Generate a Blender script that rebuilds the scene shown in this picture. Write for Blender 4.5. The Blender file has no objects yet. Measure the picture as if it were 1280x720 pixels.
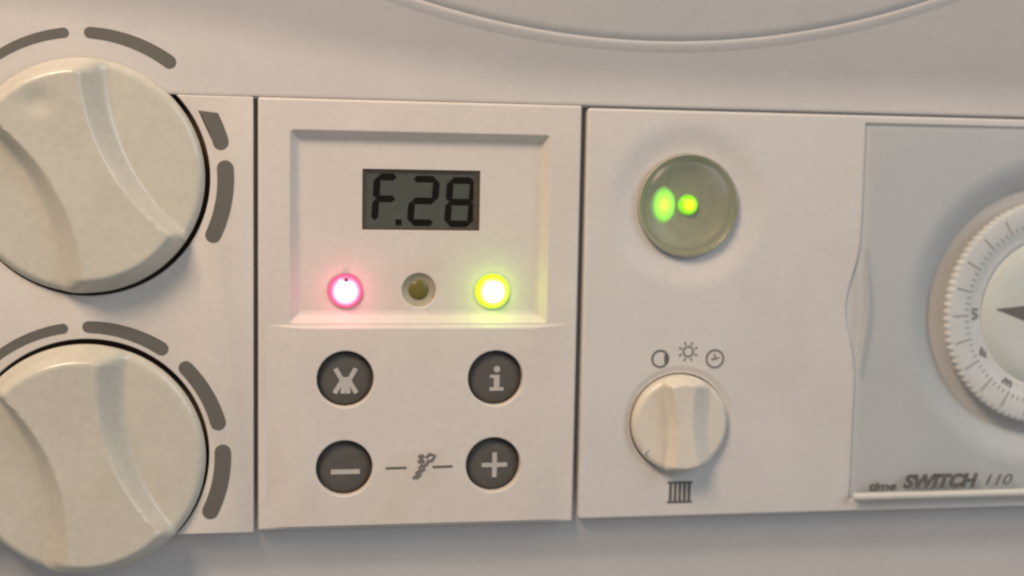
import bpy, bmesh, math, random
from mathutils import Vector, Matrix
random.seed(7)
R = math.radians
S = 0.001                      # everything below is measured in millimetres
scene = bpy.context.scene
col = scene.collection

# ------------------------------------------------------------------ camera
yaw, pitch, roll = R(-9.744), R(-5.593), R(-1.091)
rot = Matrix.Rotation(yaw, 3, 'Z') @ Matrix.Rotation(pitch, 3, 'X') @ Matrix.Rotation(roll, 3, 'Y')
right, view, up = rot @ Vector((1, 0, 0)), rot @ Vector((0, 1, 0)), rot @ Vector((0, 0, 1))
cam_d = bpy.data.cameras.new('camera'); cam = bpy.data.objects.new('camera', cam_d); col.objects.link(cam)
m = Matrix((right, up, -view)).transposed().to_4x4()
m.translation = -view * 333 * S
cam.matrix_world = m
cam_d.sensor_width = 36; cam_d.lens = 36 * 1600 / 1280
cam_d.clip_start = 0.01; cam_d.clip_end = 50
cam_d.dof.use_dof = True; cam_d.dof.focus_distance = 0.309; cam_d.dof.aperture_fstop = 10.0
scene.camera = cam

# ------------------------------------------------------------------ world, lamps, exposure
world = bpy.data.worlds.new('World'); scene.world = world; world.use_nodes = True
bg = world.node_tree.nodes['Background']
bg.inputs[0].default_value = (0.80, 0.81, 0.84, 1); bg.inputs[1].default_value = 0.33

def area_lamp(name, loc, target, size, watts, colour):
    d = bpy.data.lights.new(name, 'AREA'); d.shape = 'RECTANGLE'; d.size, d.size_y = size
    d.energy = watts; d.color = colour
    o = bpy.data.objects.new(name, d); col.objects.link(o)
    o.location = loc
    o.rotation_euler = (Vector(target) - Vector(loc)).to_track_quat('-Z', 'Y').to_euler()
    return o
# warm ceiling lamp of the room, up and to the left, and cool daylight from a window to the right
area_lamp('warm_room_lamp', (-0.34, -0.40, 0.56), (-0.03, 0, 0), (0.24, 0.24), 5.5, (1.0, 0.75, 0.53))
area_lamp('window_daylight', (1.25, -1.0, 0.75), (0.05, 0, 0), (0.7, 0.9), 9.0, (0.78, 0.89, 1.0))
scene.view_settings.view_transform = 'Standard'
scene.view_settings.look = 'None'
scene.view_settings.exposure = 0.0
scene.view_settings.gamma = 1.0
scene.view_settings.use_curve_mapping = False
scene.cycles.filter_width = 2.2

# ------------------------------------------------------------------ materials
def srgb(r, g, b):
    f = lambda c: (c / 255 / 12.92) if c / 255 <= 0.04045 else ((c / 255 + 0.055) / 1.055) ** 2.4
    return (f(r), f(g), f(b))

def plastic(name, rgb, rough=0.45, mottle=0.05, bump=0.12, scale=900, stain=None, spec=0.4):
    mt = bpy.data.materials.new(name); mt.use_nodes = True
    nt = mt.node_tree; N = nt.nodes; L = nt.links
    b = N['Principled BSDF']; b.inputs['Roughness'].default_value = rough
    b.inputs['Specular IOR Level'].default_value = spec
    tc = N.new('ShaderNodeTexCoord')
    n1 = N.new('ShaderNodeTexNoise'); n1.inputs['Scale'].default_value = 42; n1.inputs['Detail'].default_value = 6
    n1.inputs['Roughness'].default_value = 0.65
    L.new(tc.outputs['Object'], n1.inputs['Vector'])
    mr = N.new('ShaderNodeMapRange'); mr.inputs[1].default_value = 0.3; mr.inputs[2].default_value = 0.7
    mr.inputs[3].default_value = 1 - mottle; mr.inputs[4].default_value = 1 + mottle * 0.6
    L.new(n1.outputs['Fac'], mr.inputs[0])
    mx = N.new('ShaderNodeMix'); mx.data_type = 'RGBA'; mx.blend_type = 'MULTIPLY'; mx.inputs[0].default_value = 1
    mx.inputs[6].default_value = (*rgb, 1)
    L.new(mr.outputs[0], mx.inputs[7])
    n4 = N.new('ShaderNodeTexNoise'); n4.inputs['Scale'].default_value = 620; n4.inputs['Detail'].default_value = 3
    L.new(tc.outputs['Object'], n4.inputs['Vector'])
    r4 = N.new('ShaderNodeMapRange'); r4.inputs[1].default_value = .3; r4.inputs[2].default_value = .7
    r4.inputs[3].default_value = 1 - mottle * .75; r4.inputs[4].default_value = 1 + mottle * .5
    L.new(n4.outputs['Fac'], r4.inputs[0])
    m4 = N.new('ShaderNodeMix'); m4.data_type = 'RGBA'; m4.blend_type = 'MULTIPLY'; m4.inputs[0].default_value = 1
    L.new(mx.outputs[2], m4.inputs[6]); L.new(r4.outputs[0], m4.inputs[7])
    out = m4.outputs[2]
    if stain:                                  # grubby patches of their own shape and small pin spots
        n3 = N.new('ShaderNodeTexNoise'); n3.inputs['Scale'].default_value = stain[0]; n3.inputs['Detail'].default_value = 5
        n3.inputs['Distortion'].default_value = 0.6
        L.new(tc.outputs['Object'], n3.inputs['Vector'])
        r3 = N.new('ShaderNodeMapRange'); r3.inputs[1].default_value = 0.56; r3.inputs[2].default_value = 0.78
        r3.inputs[3].default_value = 0; r3.inputs[4].default_value = stain[1]
        L.new(n3.outputs['Fac'], r3.inputs[0])
        m3 = N.new('ShaderNodeMix'); m3.data_type = 'RGBA'; L.new(r3.outputs[0], m3.inputs[0])
        L.new(out, m3.inputs[6]); m3.inputs[7].default_value = (rgb[0] * .8, rgb[1] * .64, rgb[2] * .5, 1)
        out = m3.outputs[2]
    L.new(out, b.inputs['Base Color'])
    n2 = N.new('ShaderNodeTexNoise'); n2.inputs['Scale'].default_value = scale; n2.inputs['Detail'].default_value = 3
    L.new(tc.outputs['Object'], n2.inputs['Vector'])
    bp = N.new('ShaderNodeBump'); bp.inputs['Strength'].default_value = bump; bp.inputs['Distance'].default_value = 0.0002
    L.new(n2.outputs['Fac'], bp.inputs['Height']); L.new(bp.outputs[0], b.inputs['Normal'])
    # faint uneven sheen
    r2 = N.new('ShaderNodeMapRange'); r2.inputs[3].default_value = rough - .07; r2.inputs[4].default_value = rough + .1
    L.new(n1.outputs['Fac'], r2.inputs[0]); L.new(r2.outputs[0], b.inputs['Roughness'])
    return mt

def clear(name, tint, ior=1.45, haze=0.0, haze_rgb=(.6, .6, .58), rough=0.06):
    mt = bpy.data.materials.new(name); mt.use_nodes = True
    nt = mt.node_tree; N = nt.nodes; L = nt.links; N.remove(N['Principled BSDF'])
    t = N.new('ShaderNodeBsdfTransparent'); t.inputs[0].default_value = (*tint, 1)
    g = N.new('ShaderNodeBsdfGlossy'); g.inputs['Roughness'].default_value = rough
    d = N.new('ShaderNodeBsdfDiffuse'); d.inputs[0].default_value = (*haze_rgb, 1)
    lw = N.new('ShaderNodeLayerWeight'); lw.inputs[0].default_value = 0.5
    pw = N.new('ShaderNodeMath'); pw.operation = 'POWER'; pw.inputs[1].default_value = 5; L.new(lw.outputs['Facing'], pw.inputs[0])
    f0 = ((ior - 1) / (ior + 1)) ** 2
    fr = N.new('ShaderNodeMath'); fr.operation = 'MULTIPLY_ADD'; fr.inputs[1].default_value = 1 - f0; fr.inputs[2].default_value = f0
    L.new(pw.outputs[0], fr.inputs[0])
    m0 = N.new('ShaderNodeMixShader'); m0.inputs[0].default_value = haze
    L.new(t.outputs[0], m0.inputs[1]); L.new(d.outputs[0], m0.inputs[2])
    m1 = N.new('ShaderNodeMixShader'); L.new(fr.outputs[0], m1.inputs[0])
    L.new(m0.outputs[0], m1.inputs[1]); L.new(g.outputs[0], m1.inputs[2])
    L.new(m1.outputs[0], N['Material Output'].inputs[0])
    return mt

def lamp_lens(name, core, mid, edge, radius, s_core, s_edge, c0=0.35, c1=0.85, sx=1.0, sz=1.0):
    """a lit lens: brightest over the diode at its middle, saturated colour in its thick rim"""
    mt = bpy.data.materials.new(name); mt.use_nodes = True
    nt = mt.node_tree; N = nt.nodes; L = nt.links
    b = N['Principled BSDF']; b.inputs['Roughness'].default_value = 0.25
    b.inputs['Base Color'].default_value = (*edge, 1)
    tc = N.new('ShaderNodeTexCoord'); mp = N.new('ShaderNodeMapping')
    mp.inputs['Scale'].default_value = (sx / (radius * S), 0, sz / (radius * S))
    L.new(tc.outputs['Object'], mp.inputs[0])
    ln = N.new('ShaderNodeVectorMath'); ln.operation = 'LENGTH'; L.new(mp.outputs[0], ln.inputs[0])
    cr = N.new('ShaderNodeValToRGB'); e = cr.color_ramp.elements
    e[0].position = c0; e[0].color = (*core, 1); e[1].position = c1; e[1].color = (*edge, 1)
    k = cr.color_ramp.elements.new((c0 + c1) / 2); k.color = (*mid, 1)
    L.new(ln.outputs['Value'], cr.inputs[0])
    mr = N.new('ShaderNodeMapRange'); mr.interpolation_type = 'SMOOTHSTEP'
    mr.inputs[1].default_value = c0; mr.inputs[2].default_value = 1.0
    mr.inputs[3].default_value = s_core; mr.inputs[4].default_value = s_edge
    L.new(ln.outputs['Value'], mr.inputs[0])
    L.new(cr.outputs[0], b.inputs['Emission Color']); L.new(mr.outputs[0], b.inputs['Emission Strength'])
    return mt

M = {
 'casing': plastic('casing_enamel', (0.60, 0.57, 0.54), 0.42, 0.04, 0.10, 500, (7, .12)),
 'panel': plastic('panel_plastic', (0.655, 0.605, 0.55), 0.5, 0.05, 0.2, 900, (19, .5)),
 'panel_right': plastic('right_panel_plastic', (0.635, 0.605, 0.57), 0.5, 0.045, 0.2, 900, (18, .28)),
 'knob': plastic('knob_cream_plastic', (0.56, 0.53, 0.445), 0.22, 0.07, 0.10, 700, (30, .2), .5),
 'selector': plastic('selector_cream_plastic', (0.68, 0.625, 0.53), 0.36, 0.05, 0.1, 700, None, .5),
 'dark': plastic('gap_shade_brown', (0.11, 0.07, 0.045), 0.7, 0.1, 0.1, 500),  # shade in the gaps behind the knobs, put into the colour
 'button': plastic('button_grey_rubber', (0.10, 0.093, 0.082), 0.45, 0.12, 0.2, 900),
 'ink': plastic('grey_print', (0.13, 0.122, 0.105), 0.6, 0.06, 0.05, 900),
 'ink_soft': plastic('thin_grey_print', (0.17, 0.155, 0.14), 0.6, 0.1, 0.05, 900),
 'white_print': plastic('pale_print', (0.48, 0.46, 0.42), 0.5, 0.06, 0.05, 900),
 'lcd': plastic('display_grey_green', (0.078, 0.087, 0.074), 0.3, 0.12, 0.0, 900),
 'lcd_on': plastic('display_segment_black', (0.012, 0.011, 0.009), 0.8, 0.1, 0.0, 900, None, .04),
 'lcd_frame': plastic('display_edge', (0.075, 0.058, 0.042), 0.5, 0.1, 0.1, 900),
 'olive': plastic('olive_diode', (0.15, 0.13, 0.03), 0.3, 0.1, 0.0, 900),
 'socket': plastic('lamp_socket_grey', (0.36, 0.33, 0.24), 0.4, 0.1, 0.0, 900),
 'bowl': plastic('window_bowl_grey', (0.38, 0.365, 0.30), 0.3, 0.1, 0.0, 900),
 'timer_plate': plastic('timer_plate_grey', (0.565, 0.57, 0.56), 0.45, 0.04, 0.1, 700),
 'dial': plastic('dial_ivory', (0.74, 0.73, 0.70), 0.45, 0.06, 0.1, 900),
 'dial_centre': plastic('dial_white_disc', (0.72, 0.74, 0.68), 0.3, 0.04, 0.05, 900),
 'dial_numeral': plastic('dial_numeral_print', (0.26, 0.25, 0.235), 0.6, 0.1, 0.0, 900),
 'dial_tick': plastic('dial_tick_print', (0.40, 0.38, 0.35), 0.6, 0.1, 0.0, 900),
 'cover': clear('timer_cover_clear', (0.96, 0.97, 0.97), 1.45, 0.07, (.62, .62, .6), 0.12),
 'cover_lip': clear('finger_lip_clear', (0.9, 0.9, 0.9), 1.5, 0.45, (.62, .6, .56), 0.2),
 'cover_rim': plastic('timer_cover_rim', (0.62, 0.60, 0.54), 0.3, 0.04, 0.05, 900),
 'smoked': clear('smoked_lens', (0.88, 0.89, 0.83), 1.4, 0.12, (.42, .42, .36), 0.32),
}

# ------------------------------------------------------------------ mesh helpers (millimetres, X right, Z up, -Y towards the viewer)
ORI = {}
def tag(o, label=None, cat=None, kind=None, group=None):
    if label: o['label'] = label
    if cat: o['category'] = cat
    if kind: o['kind'] = kind
    if group: o['group'] = group
    return o
def thing(name, loc, label, cat):
    o = bpy.data.objects.new(name, None); o.empty_display_size = .01; col.objects.link(o)
    o.location = Vector(loc) * S; ORI[o] = Vector(loc)
    return tag(o, label, cat)
def obj(name, bm, mat, parent=None, at=(0, 0, 0), angle=32, label=None, kind=None, mesh=None):
    """one mesh object; the shape is given relative to the point `at`"""
    if mesh is None:
        mesh = bpy.data.meshes.new(name); bm.normal_update(); bm.to_mesh(mesh); bm.free()
        mesh.transform(Matrix.Scale(S, 4))
        for p in mesh.polygons: p.use_smooth = True
        mesh.set_sharp_from_angle(angle=R(angle))
        mesh.materials.append(mat)
    o = bpy.data.objects.new(name, mesh); col.objects.link(o)
    at = Vector(at); ORI[o] = at
    if parent: o.parent = parent; o.location = (at - ORI[parent]) * S
    else: o.location = at * S
    return tag(o, label, None, kind)

def loop_pts(sh, d=0.0):
    """points of a shape's outline, moved inwards by d (counter-clockwise seen from the viewer)"""
    k = sh[0]
    if k == 'c':
        _, cx, cz, r = sh[:4]; n = sh[4] if len(sh) > 4 else 72
        return [(cx + (r - d) * math.cos(2 * math.pi * i / n), cz + (r - d) * math.sin(2 * math.pi * i / n)) for i in range(n)]
    if k == 'r':
        _, x0, x1, z0, z1, rc = sh; x0 += d; x1 -= d; z0 += d; z1 -= d; rc = max(rc - d, 0.15); n = 6; out = []
        for cx, cz, a0 in ((x1 - rc, z1 - rc, 0), (x0 + rc, z1 - rc, 90), (x0 + rc, z0 + rc, 180), (x1 - rc, z0 + rc, 270)):
            for i in range(n + 1):
                a = R(a0 + 90 * i / n); out.append((cx + rc * math.cos(a), cz + rc * math.sin(a)))
        return out
    if k == 'p':
        P = sh[1]; n = len(P); out = []
        for i in range(n):
            a, b = Vector(P[i - 1]), Vector(P[(i + 1) % n]); t = (b - a).normalized()
            out.append((P[i][0] - t.y * d, P[i][1] + t.x * d))
        return out
def rings(bm, sh, prof, closed=False, flip=False):
    prev = None
    for d, y in prof:
        cur = [bm.verts.new((x, y, z)) for x, z in loop_pts(sh, d)]
        if prev:
            n = len(cur)
            for i in range(n):
                j = (i + 1) % n
                f = (prev[i], prev[j], cur[j], cur[i])
                bm.faces.new(f if not flip else f[::-1])
        prev = cur
    if closed:
        bm.faces.new(prev if not flip else prev[::-1])
def quarter(r, n=5):                     # rounded outer edge, from the flat face to the side wall
    return [(r * (1 - math.sin(R(90 * i / n))), r * (1 - math.cos(R(90 * i / n)))) for i in range(n + 1)]
def plate(sh, er, depth, holes=(), y0=0.0):
    """a slab facing the viewer with a rounded edge; every hole = (shape, profile[(inset, depth)...], closed)"""
    bm = bmesh.new(); edges = []
    for s_, d_ in [(sh, er)] + [(h[0], 0) for h in holes]:
        vs = [bm.verts.new((x, y0, z)) for x, z in loop_pts(s_, d_)]
        edges += [bm.edges.new((vs[i], vs[(i + 1) % len(vs)])) for i in range(len(vs))]
    bmesh.ops.triangle_fill(bm, use_beauty=True, edges=edges, normal=(0, -1, 0))
    for f in bm.faces:
        f.normal_update()
        if f.normal.y > 0: f.normal_flip()
    rings(bm, sh, [(d, y + y0) for d, y in quarter(er)] + [(0, depth + y0)], flip=True)
    for h in holes:
        rings(bm, h[0], [(d, y + y0) for d, y in h[1]], h[2] if len(h) > 2 else False)
    return bm
def cosdish(width, depth, n=10):
    return [(width * i / n, depth * (1 - math.cos(math.pi * i / n)) / 2) for i in range(n + 1)]
def lip(r, n=4):                         # rounded lip going down into a hole
    return [(r * math.sin(R(90 * i / n)), r * (1 - math.cos(R(90 * i / n)))) for i in range(n + 1)]
def lathe(prof, n=64, cap0=False, cap1=False, sx=1.0, sz=1.0):
    """prof = [(radius, y)...] from the middle outwards; radius 0 at an end makes a pole"""
    bm = bmesh.new(); prev = None
    for r, y in prof:
        cur = [bm.verts.new((0, y, 0))] if r < 1e-6 else [bm.verts.new((r * sx * math.cos(2 * math.pi * i / n), y, r * sz * math.sin(2 * math.pi * i / n))) for i in range(n)]
        if prev:
            for i in range(n):
                j = (i + 1) % n
                if len(prev) == 1: bm.faces.new((prev[0], cur[j], cur[i])[::-1])
                elif len(cur) == 1: bm.faces.new((prev[i], prev[j], cur[0]))
                else: bm.faces.new((prev[i], prev[j], cur[j], cur[i])[::-1])
        prev = cur
    bmesh.ops.recalc_face_normals(bm, faces=bm.faces)
    return bm
def ribbon(bm, pts, w, y=-0.09, closed=False, cap=True):
    """a printed stroke standing a hair proud of the surface; w is a number or one width per point"""
    n = len(pts); W = w if isinstance(w, (list, tuple)) else [w] * n
    P = [Vector(p) for p in pts]
    def tang(i):
        if closed: return (P[(i + 1) % n] - P[i - 1]).normalized()
        return (P[min(i + 1, n - 1)] - P[max(i - 1, 0)]).normalized()
    A, B = [], []
    for i in range(n):
        t = tang(i); nn = Vector((-t.y, t.x))
        A.append(P[i] + nn * W[i] / 2); B.append(P[i] - nn * W[i] / 2)
    if closed:
        va = [bm.verts.new((p.x, y, p.y)) for p in A]; vb = [bm.verts.new((p.x, y, p.y)) for p in B]
        for i in range(n): j = (i + 1) % n; bm.faces.new((va[i], vb[i], vb[j], va[j]))
        return
    out = []
    def semi(c, frm, wd):
        o = []; a0 = math.atan2(frm.y, frm.x)
        for k in range(1, 8): a = a0 - math.pi * k / 8; o.append(c + Vector((math.cos(a), math.sin(a))) * wd / 2)
        return o
    t1 = tang(n - 1); t0 = tang(0)
    out = A[:]
    if cap: out += semi(P[-1], Vector((-t1.y, t1.x)), W[-1])
    out += B[::-1]
    if cap: out += semi(P[0], -Vector((-t0.y, t0.x)), W[0])
    fr = [bm.verts.new((p.x, y, p.y)) for p in out]; bk = [bm.verts.new((p.x, 0.02, p.y)) for p in out]
    k = len(out)
    va = fr
    # faces between the two sides
    for i in range(n - 1):
        bm.faces.new((va[i], va[i + 1], va[(2 * n - 1) + (7 if cap else 0) - i - 1], va[(2 * n - 1) + (7 if cap else 0) - i])[::-1])
    if cap:
        bm.faces.new(va[n - 1:n + 8][::-1])
        bm.faces.new((va[2 * n + 6:] + [va[0]])[::-1])
    for i in range(k): j = (i + 1) % k; bm.faces.new((fr[i], fr[j], bk[j], bk[i]))
def arc(cx, cz, r, a0, a1, n=24):
    return [(cx + r * math.cos(R(a0 + (a1 - a0) * i / n)), cz + r * math.sin(R(a0 + (a1 - a0) * i / n))) for i in range(n + 1)]
def box(bm, x0, x1, y0, y1, z0, z1):
    r = bmesh.ops.create_cube(bm, size=1)
    for v in r['verts']: v.co = Vector(((x0 + x1) / 2 + v.co.x * (x1 - x0), (y0 + y1) / 2 + v.co.y * (y1 - y0), (z0 + z1) / 2 + v.co.z * (z1 - z0)))
def text(name, body, mat, parent, at, height, width=None, bold=0.0, shear=0.0, rotz=0.0, y=-0.1):
    c = bpy.data.curves.new(name, 'FONT'); c.body = body; c.size = 1.0; c.offset = bold; c.shear = shear; c.extrude = 0.0
    c.resolution_u = 3
    o = bpy.data.objects.new(name, c); col.objects.link(o)
    dg = bpy.context.evaluated_depsgraph_get(); me = bpy.data.meshes.new_from_object(o.evaluated_get(dg))
    bpy.data.objects.remove(o)
    xs = [v.co.x for v in me.vertices]; ys = [v.co.y for v in me.vertices]
    sx0, sy = max(xs) - min(xs), max(ys) - min(ys)
    k = height / sy; kx = k if width is None else width / sx0
    cx, cy = (max(xs) + min(xs)) / 2, (max(ys) + min(ys)) / 2
    ca, sa = math.cos(R(rotz)), math.sin(R(rotz))
    bm = bmesh.new(); bm.from_mesh(me); bpy.data.meshes.remove(me)
    for v in bm.verts:
        a, b = (v.co.x - cx) * kx, (v.co.y - cy) * k
        v.co = (a * ca - b * sa, y, a * sa + b * ca)
    bmesh.ops.recalc_face_normals(bm, faces=bm.faces)
    return obj(name, bm, mat, parent, at)
def with_mods(bm, cutters, bevel=0.0):
    """subtract cutter meshes and round the edges that are left"""
    me = bpy.data.meshes.new('tmp'); bm.to_mesh(me); bm.free(); o = bpy.data.objects.new('tmp', me); col.objects.link(o)
    kill = []
    for cb in cutters:
        bmesh.ops.recalc_face_normals(cb, faces=cb.faces)
        cm = bpy.data.meshes.new('cut'); cb.to_mesh(cm); cb.free(); co = bpy.data.objects.new('cut', cm); col.objects.link(co)
        md = o.modifiers.new('b', 'BOOLEAN'); md.operation = 'DIFFERENCE'; md.solver = 'EXACT'; md.object = co; kill.append(co)
    if bevel:
        bv = o.modifiers.new('v', 'BEVEL'); bv.width = bevel; bv.segments = 3; bv.limit_method = 'ANGLE'; bv.angle_limit = R(40)
    dg = bpy.context.evaluated_depsgraph_get(); ev = bpy.data.meshes.new_from_object(o.evaluated_get(dg))
    out = bmesh.new(); out.from_mesh(ev); bpy.data.meshes.remove(ev)
    for q in kill + [o]: bpy.data.objects.remove(q)
    return out

def smooth(t): t = min(max(t, 0), 1); return t * t * (3 - 2 * t)
def grip_cap(rad, floor_y, top_y, base_y, w0, wk, flank0, flank1, ang, dent=None, rim=2.2, asym=0.0, nr=60, na=200, taper=3.0, dish=0.5):
    """round knob cap: a waisted grip bar left standing between two scooped sides"""
    ca, sa = math.cos(R(ang)), math.sin(R(ang)); bm = bmesh.new(); prev = None
    def height(x, z):
        u = x * ca + z * sa; v = -x * sa + z * ca; r = math.hypot(x, z)
        w = w0 + wk * v * v
        fl = flank0 + flank1 * (v / rad) * (1 if u > 0 else -1) + asym * (1 if u > 0 else -1)
        fl = max(fl, .8)
        t_ = min(max(1 - (abs(u) - w) / fl, 0), 1); s = t_ ** 1.5 * .6 + .4 * smooth(t_)
        scoop = 0.9 * smooth((abs(u) - w) / (rad - w + .01)) * (1 - s)
        h = floor_y * (1 - s) + top_y * s + scoop * 0.6
        h += dish * s * (1 - (v / rad) ** 2) * (1 - (u / (w + fl)) ** 2)          # saddle of the grip
        h += (floor_y * .75 - h) * smooth((r / rad - 1 + taper / rad) * rad / taper) * 0.85 * s
        if dent:
            dd = math.hypot((x - dent[0]) * .9, z - dent[1]); h += 0.9 * math.exp(-(dd / dent[2]) ** 2)
        e = (r - (rad - rim)) / rim                                                # rounded rim
        if e > 0:
            h = h + (rim * (1 - math.sqrt(max(0, 1 - e * e)))) * 1.0
        return h
    for i in range(nr + 1):
        r = rad * (i / nr) ** 0.9 if i else 0
        if i > nr - 12:
            q = (i - (nr - 12)) / 12; r0 = rad * ((nr - 12) / nr) ** 0.9; r = r0 + (rad - r0) * math.sin(q * math.pi / 2)
        cur = [bm.verts.new((0, height(0, 0), 0))] if i == 0 else [bm.verts.new((r * math.cos(2 * math.pi * k / na), height(r * math.cos(2 * math.pi * k / na), r * math.sin(2 * math.pi * k / na)), r * math.sin(2 * math.pi * k / na))) for k in range(na)]
        if prev:
            for k in range(na):
                j = (k + 1) % na
                if len(prev) == 1: bm.faces.new((prev[0], cur[k], cur[j]))
                else: bm.faces.new((prev[k], cur[k], cur[j], prev[j]))
        prev = cur
    low = [bm.verts.new((v.co.x, base_y, v.co.z)) for v in prev]
    for k in range(na): j = (k + 1) % na; bm.faces.new((prev[k], low[k], low[j], prev[j]))
    bm.faces.new(low[::-1])
    bmesh.ops.recalc_face_normals(bm, faces=bm.faces)
    return bm

# ------------------------------------------------------------------ boiler casing (the surface everything sits in)
cas = thing('boiler_casing', (30, 12, -250), 'cream enamelled boiler casing behind the control panels, with a large round cover line above them', 'boiler casing')
def extruded(profile, x0, x1, nx=24):
    bm = bmesh.new(); rows = []
    for y, z in profile: rows.append([bm.verts.new((x0 + (x1 - x0) * i / nx, y, z)) for i in range(nx + 1)])
    for a, b in zip(rows, rows[1:]):
        for i in range(nx): bm.faces.new((a[i], a[i + 1], b[i + 1], b[i]))
    bmesh.ops.recalc_face_normals(bm, faces=bm.faces)
    if sum(f.normal.y for f in bm.faces) > 0: bmesh.ops.reverse_faces(bm, faces=bm.faces)
    return bm
# upper face: flat band over the panels; above a soft diagonal crease the front swells out towards the viewer
CR = [(-260, 72), (-120, 69), (-80, 65), (-55, 61), (-29, 57), (0, 53.5), (40, 52.5), (120, 53.5), (310, 55)]
def crease(x):
    for (x0, z0), (x1, z1) in zip(CR, CR[1:]):
        if x <= x1: return z0 + (z1 - z0) * smooth((x - x0) / (x1 - x0)) * .35 + (z1 - z0) * .65 * (x - x0) / (x1 - x0)
    return CR[-1][1]
def cas_y(x, z):
    t = z - crease(x)
    if t < -4: return 0.5
    sl = 0.34; w_ = 9.0
    if t < w_ - 4: return 0.5 - sl * (t + 4) ** 2 / (2 * w_)
    return 0.5 - sl * (w_ / 2 + (t + 4 - w_)) * (1 - .0025 * min(t, 150))
bm = bmesh.new(); zs = [47.55, 47.56, 47.65, 47.9] + [48.5 + i for i in range(60)] + [110 + 10 * i for i in range(15)]
ys = {0: 5.1, 1: 1.0, 2: .65}; rows = []
for q, z in enumerate(zs): rows.append([bm.verts.new((x, ys.get(q, cas_y(x, z)), z + 250)) for x in range(-250, 301, 5)])
for a, b in zip(rows, rows[1:]):
    for i in range(len(a) - 1): bm.faces.new((a[i], a[i + 1], b[i + 1], b[i]))
obj('upper_casing', bm, M['casing'], cas, (0, 0, -250))
lowp = [(5.2, 47.4), (5.2, -50), (3.0, -60), (2.6, -62.5), (3.0, -64), (4.6, -69), (5.9, -72.5), (6.5, -74.5), (6.8, -76), (7.3, -80), (14, -150), (24, -240)]
obj('lower_casing', extruded([(y, z + 250) for y, z in lowp[::-1]], -250, 300), M['casing'], cas, (0, 0, -250))
# big round cover, only its lower rim is in view; it lies on the upper casing with a rounded double step
bm = bmesh.new(); cx, cz = 34, 289.5; prev = None; NA = 260
for r, lift in ((228.2, -.02), (227.6, .08), (226.8, .2), (226.2, .2), (225.4, .2), (225.3, .09), (225.05, .09), (224.95, .2), (223, .22), (205, .22), (185, .22), (170, .22)):
    cur = []
    for i in range(NA + 1):
        a = R(-90 - 40 + 80 * i / NA); x = cx + r * math.cos(a); z = cz + r * math.sin(a)
        cur.append(bm.verts.new((x, cas_y(x, z) - lift, z)))
    if prev:
        for i in range(NA): bm.faces.new((prev[i], prev[i + 1], cur[i + 1], cur[i]))
    prev = cur
bmesh.ops.recalc_face_normals(bm, faces=bm.faces)
if sum(f.normal.y for f in bm.faces) > 0: bmesh.ops.reverse_faces(bm, faces=bm.faces)
obj('round_cover', bm, M['casing'], cas, (0, 0, 0), 60)

# ------------------------------------------------------------------ left panel with its two temperature knobs
K1, K2 = (-106.3, 27.2), (-106.8, -43.1)
lp = thing('knob_panel', (-105, 5.1, -8), 'cream panel at the left end carrying the two large rotary knobs', 'control panel')
bm = bmesh.new(); box(bm, -146, -65.95, 0, 5.1, -63.2, 47.5)
def cyl(cx, cz, r, y0, y1, n=128):
    b = bmesh.new(); lo = [b.verts.new((cx + r * math.cos(2 * math.pi * i / n), y0, cz + r * math.sin(2 * math.pi * i / n))) for i in range(n)]
    hi = [b.verts.new((v.co.x, y1, v.co.z)) for v in lo]
    for i in range(n): j = (i + 1) % n; b.faces.new((lo[i], lo[j], hi[j], hi[i]))
    b.faces.new(lo[::-1]); b.faces.new(hi); return b
bm = with_mods(bm, [cyl(K1[0] + .5, K1[1], 29.35, -5, 15), cyl(K2[0] + .4, K2[1] + .7, 29.45, -5, 15)], 0.55)
for v in bm.verts: v.co -= Vector((-105, 0, -8))
obj('panel_face', bm, M['panel'], lp, (-105, 0, -8))
def marks(parent, c, r, arcs, y):
    for a0, a1, w0, w1 in arcs:
        n = 22; pts = arc(0, 0, r, a0, a1, n)
        bm = bmesh.new(); ribbon(bm, pts[::1], [w0 + (w1 - w0) * i / n for i in range(n + 1)][::1], y=-0.1)
        bmesh.ops.recalc_face_normals(bm, faces=bm.faces)
        obj('scale_mark', bm, M['ink'], parent, (c[0], y, c[1]))
marks(cas, K1, 34.7, [(97.5, 138, 2.4, 2.0), (54.5, 87.5, 3.3, 2.7)], 0.5)
marks(lp, K1, 33.6, [(-24.8, 4.2, 3.9, 4.1)], 0)
marks(lp, K2, 33.2, [(99, 138, 2.5, 2.1), (56.5, 88.5, 3.4, 2.9), (15.2, 43.2, 3.9, 3.6), (-25.2, 1.8, 4.1, 4.1)], 0)
# the mark that runs out under the panel's top edge: squared off above
bm = bmesh.new(); pts_o = arc(0, 0, 35.6, 26.9, 15.5, 10); pts_i = arc(0, 0, 31.7, 31.6, 15.5, 10)
tail = [(33.6 * math.cos(R(15.5)) + 1.95 * math.cos(R(15.5 - 180 * k / 8)), 33.6 * math.sin(R(15.5)) + 1.95 * math.sin(R(15.5 - 180 * k / 8))) for k in range(1, 8)]
ol = pts_o + tail + pts_i[::-1]
fr = [bm.verts.new((x, -.1, z)) for x, z in ol]; bk = [bm.verts.new((x, .02, z)) for x, z in ol]
bm.faces.new(fr)
for i in range(len(ol)): j = (i + 1) % len(ol); bm.faces.new((fr[i], fr[j], bk[j], bk[i]))
bmesh.ops.triangulate(bm, faces=[f for f in bm.faces if len(f.verts) > 4]); bmesh.ops.recalc_face_normals(bm, faces=bm.faces)
obj('scale_mark', bm, M['ink'], lp, (K1[0], 0, K1[1]), label='short scale mark squared off at its top')

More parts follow.
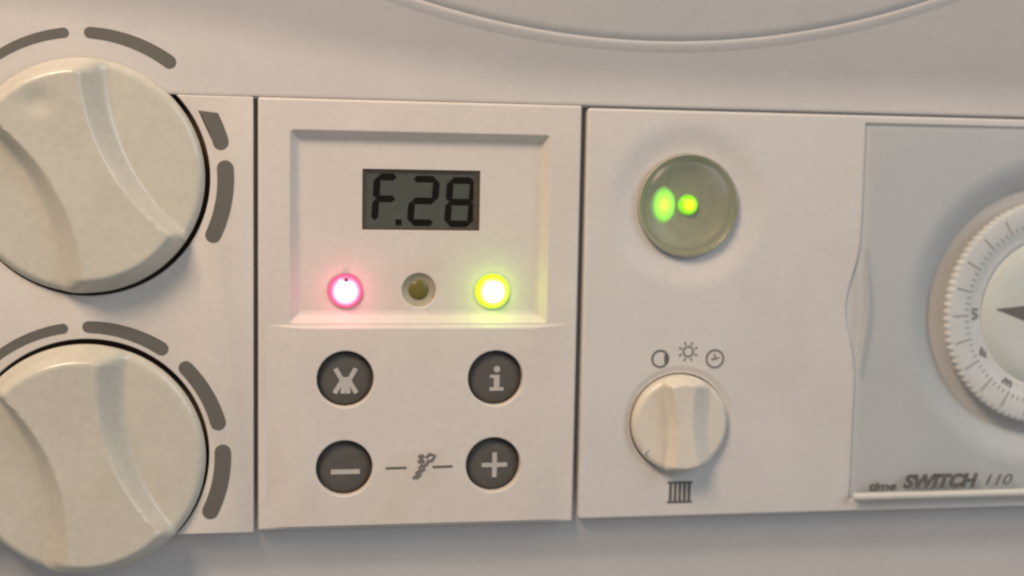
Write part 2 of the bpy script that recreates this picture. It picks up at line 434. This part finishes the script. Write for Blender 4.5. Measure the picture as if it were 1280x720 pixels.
def big_knob(c, rad, ang, dent, label):
    k = obj('rotary_knob', grip_cap(rad, -2.4, -8.2, -0.3, 6.6, 0.0100, 5.2, 3.4, ang, dent, taper=4.0, dish=1.0), M['knob'], lp, (c[0], 0, c[1]), 50, label)
    obj('knob_skirt', lathe([(rad - 3.0, -0.55), (rad - 3.0, 5.1)], 72), M['dark'], k, (c[0], 0, c[1]))
    bmw = lathe([(rad - 3.2, 4.9), (rad + 0.9, 4.9)], 72)
    obj('well_floor', bmw, M['dark'], k, (c[0], 0, c[1]))
big_knob(K1, 28.6, 28.7, (-9.6, 17.5, 3.0), 'cream knob turned well to the left, overlapping the casing above the panel')
big_knob(K2, 29.0, 18.9, None, 'cream knob turned slightly to the left, hanging over the panel foot')

# ------------------------------------------------------------------ middle module: display, lights and buttons
dm = thing('display_module', (-23.6, 5.1, -8), 'cream control module with the grey display, three indicator lights and four round dark buttons', 'control panel')
BT = [(-42.9, -23.5), (-4.0, -23.6), (-43.0, -46.7), (-4.2, -46.6)]
LD = [(-42.9, -1.1), (-24.0, -0.9), (-4.8, -1.1)]
recess = ('p', None)
# upper window recess as one inset; its floor is a second sheet with the holes for display and lamps
rec = ('r', -57.2, 9.6, -9.4, 39.9, 1.2)
recp = [(0, 0), (.25, .06), (.5, .3), (1.9, 2.1), (2.3, 2.38), (3.4, 2.45)]
holes = [(rec, recp)]
for c in BT: holes.append((('c', c[0], c[1], 7.75), lip(.45) + [(.45, 3.6)], True))
bm = plate(('r', -64.85, 17.55, -62.75, 47.5, 0.6), 0.7, 5.0, holes)
for v in bm.verts: v.co -= Vector((-23.6, 0, -8))
obj('module_face', bm, M['panel'], dm, (-23.6, 0, -8), 30)
# raised apron that carries the buttons, its rounded top lip catching the light just under the recess
bm = plate(('r', -52.0, 5.2, -61.7, -10.55, .5), 0.0, 0.0, [(('c', c[0], c[1], 7.6), lip(.35) + [(.35, 1.0)]) for c in BT], y0=-0.8)
A0 = loop_pts(('r', -52.0, 5.2, -61.7, -10.55, .5)); A1 = loop_pts(('r', -64.2, 16.9, -62.1, -9.35, .5)); prev = None
for k in range(11):
    t = k / 10; y = -0.8 + 0.83 * (1 - math.cos(math.pi * t)) / 2
    cur = [bm.verts.new((a[0] + (b[0] - a[0]) * t, y, a[1] + (b[1] - a[1]) * t)) for a, b in zip(A0, A1)]
    if prev:
        for q in range(len(cur)): w_ = (q + 1) % len(cur); bm.faces.new((prev[q], cur[q], cur[w_], prev[w_]))
    prev = cur
bm.normal_update()
for f in bm.faces:
    if f.normal.y > 0.02: f.normal_flip()
for v in bm.verts: v.co -= Vector((-23.6, 0, -36))
obj('button_apron', bm, M['panel'], dm, (-23.6, 0, -36), 30)
fl = ('r', -53.9, 6.3, -6.1, 36.6, 0.5)
lcd = ('r', -38.9, -8.3, 14.5, 30.3, 0.3)
fh = [(lcd, [(0, 0), (.12, .05), (.15, .9)])] + [(('c', c[0], c[1], 4.7), lip(.3) + [(.3, 2.5)]) for c in LD]
bm = plate(fl, 0.02, .5, fh, y0=2.45)
for v in bm.verts: v.co -= Vector((-23.6, 2.45, 15))
obj('recess_floor', bm, M['panel'], dm, (-23.6, 2.45, 15), 30)
# display
scr = obj('display_screen', plate(('r', -15.3, 15.3, -7.9, 7.9, .2), .05, .4), M['lcd'], dm, (-23.6, 3.15, 22.4))
bm = plate(('r', -15.25, 15.25, -7.85, 7.85, .2), .05, .2, [(('r', -14.3, 13.6, -7.1, 7.0, .4), [(0, 0), (.1, .2)])])
obj('screen_edge', bm, M['lcd_frame'], scr, (-23.6, 2.93, 22.4))
def segs(which, x0, z0, w=6.0, h=11.2, t=1.75):
    g = .04; sl = 0.06; bm = bmesh.new(); hh = h / 2
    D = {'a': ((0, h), (w, h)), 'g': ((0, hh), (w, hh)), 'd': ((0, 0), (w, 0)), 'f': ((0, hh), (0, h)), 'b': ((w, hh), (w, h)), 'e': ((0, 0), (0, hh)), 'c': ((w, 0), (w, hh))}
    out = []
    for s_ in which:
        bm = bmesh.new()
        (ax, az), (bx, bz) = D[s_]; A = Vector((ax, az)); B = Vector((bx, bz)); t_ = (B - A).normalized(); n_ = Vector((-t_.y, t_.x)); k = t / 2
        P = [A + t_ * g, A + t_ * (g + k) + n_ * k, B - t_ * (g + k) + n_ * k, B - t_ * g, B - t_ * (g + k) - n_ * k, A + t_ * (g + k) - n_ * k]
        fr = [bm.verts.new((p.x + p.y * sl, 0, p.y)) for p in P]; bk = [bm.verts.new((v.co.x, .04, v.co.z)) for v in fr]
        bm.faces.new(fr)
        for i in range(6): bm.faces.new((fr[i], fr[(i + 1) % 6], bk[(i + 1) % 6], bk[i]))
        bmesh.ops.recalc_face_normals(bm, faces=bm.faces)
        obj('display_segment', bm, M['lcd_on'], scr, (x0, 3.115, z0))
segs('afge', -35.6, 17.0, w=5.0)
segs('abged', -26.4, 16.6)
segs('abcdefg', -16.8, 16.4)
bm = bmesh.new(); box(bm, -.8, .8, 0, .04, -.8, .8); obj('decimal_point', bm, M['lcd_on'], scr, (-29.4, 3.115, 16.6))

# indicator lights
def dome(r, h, n=48, y=0.0): return lathe([(r * math.sin(R(a)), y - h * math.cos(R(a))) for a in range(0, 91, 10)], n)
def glow(name, parent, at, watts, colour, rad=0.0008):
    d = bpy.data.lights.new(name, 'POINT'); d.energy = watts; d.color = colour; d.shadow_soft_size = rad
    o = bpy.data.objects.new(name, d); col.objects.link(o); o.parent = parent
    o.location = (Vector(at) - ORI[parent]) * S
M['red'] = lamp_lens('red_lamp_lens', (1, .92, .95), (1, .35, .50), (.80, .07, .20), 4.4, 4.0, .62, .34, .92)
M['green'] = lamp_lens('green_lamp_lens', (1, 1, .82), (.80, 1, .08), (.42, .9, .0), 4.6, 5.5, 1.05, .42, .9)
for c, mk, lc, w, lab in ((LD[0], 'red', (1, .16, .28), .0019, 'lit red indicator light with a white-hot middle'), (LD[2], 'green', (.42, 1, .02), .0016, 'lit yellow-green indicator light')):
    k = obj('indicator_light', dome(4.35 if mk == 'red' else 4.5, 2.6, y=2.6), M[mk], dm, (c[0], 0, c[1]), 60, lab)
    obj('light_socket', lathe([(4.4, 2.75), (4.4, 4.4), (0, 4.6)], 48), M['socket'], k, (c[0], 0, c[1]))
    glow('light_glow', k, (c[0], -2.2, c[1]), w, lc)
k0 = [o for o in dm.children if o.name.startswith('indicator_light')][0]
obj('lens_notch', lathe([(0, 0), (.5, .05), (.6, .3)], 16), M['button'], k0, (LD[0][0] + .1, .35, LD[0][1] + 3.0))
c = LD[1]
k = obj('indicator_light', lathe([(0, 2.9), (1.2, 2.95), (2.2, 3.15), (2.7, 3.5), (2.8, 3.9)], 40), M['olive'], dm, (c[0], 0, c[1]), 50, 'unlit olive indicator light in its grey socket')
obj('light_socket', lathe([(2.4, 3.5), (3.2, 3.35), (3.8, 3.1), (4.4, 2.85)], 48), M['socket'], k, (c[0], 0, c[1]))

# buttons
def button(c, lab):
    rr = 6.95
    return obj('push_button', lathe([(0, .5), (3.0, .55), (5.0, .72), (6.0, .95), (6.6, 1.35), (rr, 2.0), (rr, 3.5)], 64), M['button'], dm, (c[0], 0, c[1]), 40, lab)
def strokes(name, lines, w, mat, parent, at, y=-.09, cap=False):
    bm = bmesh.new()
    for k, l in enumerate(lines): ribbon(bm, l, w, y=y - .004 * k, cap=cap)
    bmesh.ops.recalc_face_normals(bm, faces=bm.faces)
    return obj(name, bm, mat, parent, at)
b0 = button(BT[0], 'round dark button with a crossed flame symbol')
strokes('button_symbol', [[(-2.6, 3.3), (-1.0, .5), (-1.1, -.3), (-2.8, -3.1)], [(2.6, 3.3), (1.0, .5), (1.1, -.3), (2.8, -3.1)], [(0, 1.0), (-.75, -3.2)], [(0, 1.0), (.75, -3.2)], [(-1.2, .1), (1.2, .1)]], 1.2, M['white_print'], b0, (BT[0][0] + .1, .50, BT[0][1] - .7))
b1 = button(BT[1], 'round dark button with a letter i')
bm = bmesh.new(); box(bm, -.75, .75, -.1, .3, -3.2, 1.0); box(bm, -1.8, -.752, -.1, .3, .2, 1.0); box(bm, -1.85, -.752, -.1, .3, -3.2, -2.35); box(bm, .752, 1.85, -.1, .3, -3.2, -2.35)
ribbon(bm, [(0, 2.5), (.02, 2.5)], 1.7, y=-.1)
bmesh.ops.recalc_face_normals(bm, faces=bm.faces)
obj('button_symbol', bm, M['white_print'], b1, (BT[1][0] + .5, .50, BT[1][1] - .3))
b2 = button(BT[2], 'round dark button with a minus sign')
bm = bmesh.new(); box(bm, -3.7, 3.7, -.1, .3, -.62, .62); obj('button_symbol', bm, M['white_print'], b2, (BT[2][0] + .3, .50, BT[2][1] - 1.2))
b3 = button(BT[3], 'round dark button with a plus sign')
bm = bmesh.new(); box(bm, -3.4, 3.4, -.1, .3, -.55, .55); box(bm, -.62, .62, -.1, .3, .552, 3.3); box(bm, -.62, .62, -.1, .3, -3.3, -.552)
obj('button_symbol', bm, M['white_print'], b3, (BT[3][0] + .5, .50, BT[3][1] - .3))
# printed dashes and the tap symbol between minus and plus
for x0, x1, z in ((-32.4, -27.0, -46.9), (-20.2, -15.0, -46.8)):
    bm = bmesh.new(); ribbon(bm, [(x0, 0), (x1, .05)], .62, cap=False); bmesh.ops.recalc_face_normals(bm, faces=bm.faces)
    obj('printed_dash', bm, M['ink'], dm, (0, -.8, z))
strokes('tap_symbol', [[(-.3, 3.0), (-.3, .6)], [(-1.1, 2.4), (.5, 2.4)], [(-1.2, 1.1), (.6, 1.1)], [(.9, 2.0), (1.9, 3.0), (3.3, 2.5), (2.6, 1.4), (1.1, .9)],
    [(1.4, .6), (.2, -.4), (.6, -.9), (-.7, -1.8), (-.4, -2.3), (-1.6, -3.4)], [(.2, .3), (-.8, -.6), (-.4, -1.0), (-1.6, -2.0), (-1.3, -2.5), (-2.4, -3.4)]], 0.85, M['ink_soft'], dm, (-22.9, -.8, -46.4))

# ------------------------------------------------------------------ right module: window, selector and clock timer
tm = thing('timer_module', (118, 5.1, -8), 'cream control module with a round green-lit window, small selector knob and clock timer', 'control panel')
WN, SL = (47.0, 22.0), (46.2, -36.3)
DC, DR = (154.2, -6.6), 31.9
# opening of the timer with the finger notch swelling out of its left edge
def notch_outline(x0, x1, z0, z1, bulge, zc, hh):
    P = [(x1, z0), (x1, z1), (x0, z1)]
    n = 28
    for i in range(1, n):
        z = z1 + (z0 - z1) * i / n; t = (z - zc) / hh
        P.append((x0 - (bulge * (math.cos(math.pi * t) + 1) / 2 if abs(t) < 1 else 0) + .3 * (z - z1) / (z1 - z0) * 0, z))
    P.append((x0, z0))
    return P
op = ('p', notch_outline(95.6, 212, -59.4, 45.2, 3.6, -5.0, 19))
holes = [(('c', WN[0], WN[1], 23), cosdish(9.2, 1.1) + [(9.25, 3), (9.25, 6)]),
         (('c', SL[0], SL[1], 15.8), cosdish(2.3, .6) + [(2.35, 3), (2.35, 5)], True),
         (op, [(0, 0), (.25, .06), (.6, .4), (.9, 1.2), (1.0, 3)])]
bm = plate(('r', 19.15, 218, -62.2, 46.95, .9), .7, 5.0, holes)
for v in bm.verts: v.co -= Vector((118, 0, -8))
obj('module_face', bm, M['panel_right'], tm, (118, 0, -8), 30)

# status window: smoked lens over a grey bowl with a green diode
def rimmed(prof, n=72): return lathe(prof, n)
w = obj('status_window', rimmed([(0, 3.4), (4, 3.3), (8, 2.7), (10.6, 1.7), (11.6, .9), (12.0, .95), (12.4, .3), (12.9, -.2), (13.4, -.5), (13.75, -.1), (13.75, 3)], 72), M['bowl'], tm, (WN[0], 0, WN[1]), 50, 'round grey window with a green light inside')
obj('window_lens', lathe([(13.0 * math.sin(R(a)) , -0.3 - 3.2 * (math.cos(R(a)))) for a in range(0, 91, 9)], 72), M['smoked'], w, (WN[0], 0, WN[1]), 60)
M['diode'] = lamp_lens('green_diode_lens', (.85, 1, .0), (.40, 1, .0), (.20, .75, .0), 2.75, 2.5, .6, .2, .95)
M['patch'] = lamp_lens('green_reflection_glow', (.30, 1, .0), (.17, .85, .0), (.06, .40, .0), 6.3, 3.0, .0, .12, .85, sx=1.38, sz=1.0)  # emission painted as the diode's light reflected in the bowl, no lamp
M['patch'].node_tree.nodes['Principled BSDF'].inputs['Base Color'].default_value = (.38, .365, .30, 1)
obj('green_diode', dome(2.75, 1.8, y=3.3), M['diode'], w, (WN[0] + .8, 0, WN[1] + .1), 60)
g = obj('reflection_glow', lathe([(0, -.12), (1.5, -.11), (3.0, -.08), (4.4, -.03), (6.0, .06)], 48, sx=.72, sz=1.0), M['patch'], w, (WN[0] - 5.9, 2.72, WN[1]), 60)  # glowing oval added to imitate the diode's reflection, not a real part
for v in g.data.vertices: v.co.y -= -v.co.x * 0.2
glow('window_glow', w, (WN[0] - 4.0, .6, WN[1]),  .00012, (.35, 1, .02))

# selector knob
sk = obj('selector_knob', grip_cap(13.1, -2.8, -6.2, 2.0, 2.0, 0.010, 3.9, .3, 4, None, rim=1.5, asym=2.1, nr=50, na=160, taper=2.0, dish=.3), M['selector'], tm, (SL[0], 0, SL[1]), 50, 'small cream selector knob with its grip upright')
strokes('pointer_notch', [[(-10.3, -7.2), (-9.2, -6.4)]], .6, M['selector'], sk, (SL[0], -2.75, SL[1]), cap=True)

# printed symbols round the selector
def ring_pts(r, n=36): return [(r * math.cos(2 * math.pi * i / n), r * math.sin(2 * math.pi * i / n)) for i in range(n)]
PY = 0
bm = bmesh.new(); ribbon(bm, ring_pts(2.2), .52, closed=True)
P = arc(0, 0, 2.1, -75, 75, 16); Q = [(1.05 - 0.75 * math.cos(math.pi * (i / 16 - .5)) * 0 + .3 * abs(i / 8 - 1), 2.0 * math.sin(R(-75 + 150 * i / 16))) for i in range(17)]
vp = [bm.verts.new((x, -.1, z)) for x, z in P]; vq = [bm.verts.new((x, -.1, z)) for x, z in Q]
for i in range(16): bm.faces.new((vp[i], vp[i + 1], vq[i + 1], vq[i]))
bmesh.ops.recalc_face_normals(bm, faces=bm.faces); obj('moon_symbol', bm, M['ink'], tm, (40.5, PY, -18.9))
bm = bmesh.new(); ribbon(bm, ring_pts(1.35, 28), .45, closed=True)
for i in range(8):
    a = R(45 * i + 22.5); ribbon(bm, [(1.95 * math.cos(a), 1.95 * math.sin(a)), (2.75 * math.cos(a), 2.75 * math.sin(a))], .42, y=-.1, cap=False)
bmesh.ops.recalc_face_normals(bm, faces=bm.faces); obj('sun_symbol', bm, M['ink_soft'], tm, (48.2, PY, -17.0))
bm = bmesh.new(); ribbon(bm, ring_pts(2.35), .5, closed=True); ribbon(bm, [(-.1, 1.4), (0, 0), (0, -.02)], .36, y=-.11, cap=False); ribbon(bm, [(0, 0), (1.2, .35)], .36, y=-.12, cap=False); ribbon(bm, [(-1.1, -.1), (-.2, -.05)], .3, y=-.13, cap=False)
bmesh.ops.recalc_face_normals(bm, faces=bm.faces); obj('clock_symbol', bm, M['ink_soft'], tm, (55.7, PY, -19.0))
bm = bmesh.new(); box(bm, -3.5, 3.5, -.1, 0, 2.4, 3.0); box(bm, -3.5, 3.5, -.1, 0, -3.0, -2.4)
for i in range(5): x = -2.6 + i * 1.3; box(bm, x - .42, x + .42, -.1, 0, -2.395, 2.395)
obj('radiator_symbol', bm, M['ink'], tm, (47.1, PY, -55.4))

# timer plate with the dish the dial sits in
pl = ('p', notch_outline(94.9, 212.5, -59.9, 45.8, 3.4, -5.0, 19))
dish = [(0, 0), (1, .08), (2.5, .4), (4, .95), (6, 2.0), (8, 3.2), (9.5, 4.3), (10.8, 5.4), (12.2, 6.3)]
bm = plate(pl, .02, .5, [(('c', DC[0], DC[1], 44.5, 128), dish, True)], y0=.7)
for v in bm.verts: v.co -= Vector((DC[0], .7, -7))
obj('timer_plate', bm, M['timer_plate'], tm, (DC[0], .7, -7), 30)

# clock dial: scalloped hour ring with the white hand disc
NT = 96
bm = bmesh.new(); na = NT * 6; prev = None
def scal(r, i, amp): return r - amp * (0.5 - 0.5 * math.cos(2 * math.pi * i / 6)) ** 2
for r, y, amp in ((DR - 4, 6.25, 0), (DR - 4, 2.7, 0), (DR - .1, 2.5, .6), (DR, .9, .6), (DR - .25, .45, .55), (DR - .7, .25, .45), (DR - 1.6, .15, .1), (DR - 7, .05, 0), (DR - 7.6, .45, 0), (21.9, .6, 0), (21.2, 1.4, 0), (0.01, 1.4, 0)):
    cur = [bm.verts.new((scal(r, i, amp) * math.cos(2 * math.pi * i / na), y, scal(r, i, amp) * math.sin(2 * math.pi * i / na))) for i in range(na)]
    if prev:
        for i in range(na): j = (i + 1) % na; bm.faces.new((prev[i], prev[j], cur[j], cur[i]))
    prev = cur
bmesh.ops.recalc_face_normals(bm, faces=bm.faces)
if sum(f.normal.y * f.calc_area() for f in bm.faces) > 0: bmesh.ops.reverse_faces(bm, faces=bm.faces)
dial = obj('clock_dial', bm, M['dial'], tm, (DC[0], 0, DC[1]), 40, 'ivory clock dial with a notched rim')
bm = bmesh.new()
for i in range(NT):
    a = 2 * math.pi * (i + .5) / NT; long = i % 4 == 0
    r0, r1 = (DR - 6.6, DR - 1.9) if long else (DR - 6.6, DR - 5.4)
    ribbon(bm, [(r0 * math.cos(a), r0 * math.sin(a)), (r1 * math.cos(a), r1 * math.sin(a))], .42 if long else .36, y=-.02, cap=False)
bmesh.ops.recalc_face_normals(bm, faces=bm.faces)
obj('tick_marks', bm, M['dial_tick'], dial, (DC[0], 0, DC[1]), kind='stuff')
for num, a in (('5', 181), ('4', 209), ('3', 238), ('2', 267)):
    text('dial_numeral', num, M['dial_numeral'], dial, (DC[0] + 23.6 * math.cos(R(a)) , .5, DC[1] + 23.6 * math.sin(R(a))), 3.4, 2.6, bold=.04, rotz=(0 if num == '5' else a - 180), y=-.12)
obj('hand_disc', lathe([(0, -.6), (15, -.55), (17.2, -.4), (18.6, .0), (19.8, .6), (20.8, 1.1), (21.2, 1.5)], 96), M['dial_centre'], dial, (DC[0], 0, DC[1]), 40)
bm = bmesh.new(); P = [(-17.5, 1.1), (-7.5, -2.7), (-7.0, 2.2)]
fr = [bm.verts.new((x, -.75, z)) for x, z in P]; bk = [bm.verts.new((x, -.5, z)) for x, z in P]
bm.faces.new(fr)
for i in range(3): bm.faces.new((fr[i], fr[(i + 1) % 3], bk[(i + 1) % 3], bk[i]))
bmesh.ops.recalc_face_normals(bm, faces=bm.faces); obj('pointer', bm, M['ink'], dial, (DC[0], 0, DC[1]), 20)
obj('centre_hub', lathe([(0, -1.6), (3.2, -1.5), (3.9, -1.0), (4.0, -.5)], 48), M['dial_centre'], dial, (DC[0], 0, DC[1]), 40)

# clear hinged cover over the timer, its lower rim and the finger lip in the notch
bm = plate(('r', 96.4, 211.2, -58.2, 44.6, .8), .5, .9, y0=-1.4)
for v in bm.verts: v.co -= Vector((DC[0], -1.4, -7))
cv = obj('clear_cover', bm, M['cover'], tm, (DC[0], -1.4, -7), 30)
bm = bmesh.new()
n = 12
prev = None
for i in range(n + 1):
    a = R(180 * i / n); y = -1.5 - 1.0 * math.sin(a); z = -57.6 - 1.1 * math.cos(a) * -1
    cur = [bm.verts.new((x, y, z)) for x in (96.2, 211.4)]
    if prev: bm.faces.new((prev[0], prev[1], cur[1], cur[0]))
    prev = cur
bmesh.ops.recalc_face_normals(bm, faces=bm.faces)
if sum(f.normal.y for f in bm.faces) > 0: bmesh.ops.reverse_faces(bm, faces=bm.faces)
obj('cover_rim', bm, M['cover_rim'], cv, (0, 0, 0), 60)
bm = bmesh.new(); prev = None
for i in range(25):
    t = i / 24; z = 13.0 - 36 * t; b = math.sin(math.pi * t) ** 1.5; xl = 96.3 + 1.2 * b; xr = 96.6 + 2.3 * b
    cur = [bm.verts.new(p) for p in ((xl, -.6, z), (xl + .1, -1.4 - .15 * b, z), ((xl + xr) / 2, -1.45 - .4 * b, z), (xr, -1.41, z))]
    if prev:
        for k in range(3): bm.faces.new((prev[k], prev[k + 1], cur[k + 1], cur[k]))
    prev = cur
bmesh.ops.recalc_face_normals(bm, faces=bm.faces)
if sum(f.normal.y for f in bm.faces) > 0: bmesh.ops.reverse_faces(bm, faces=bm.faces)
obj('finger_lip', bm, M['cover_lip'], cv, (0, 0, 0), 60)
text('lettering', 'time', M['ink'], cv, (105.0, -1.4, -54.9), 2.5, 8.4, bold=.05, shear=.3)
text('lettering', 'SWITCH', M['ink'], cv, (122.2, -1.4, -53.7), 4.2, 22.6, bold=.065, shear=.24)
text('lettering', '110', M['ink_soft'], cv, (139.9, -1.4, -53.7), 3.2, 8.4, bold=.02, shear=.3)
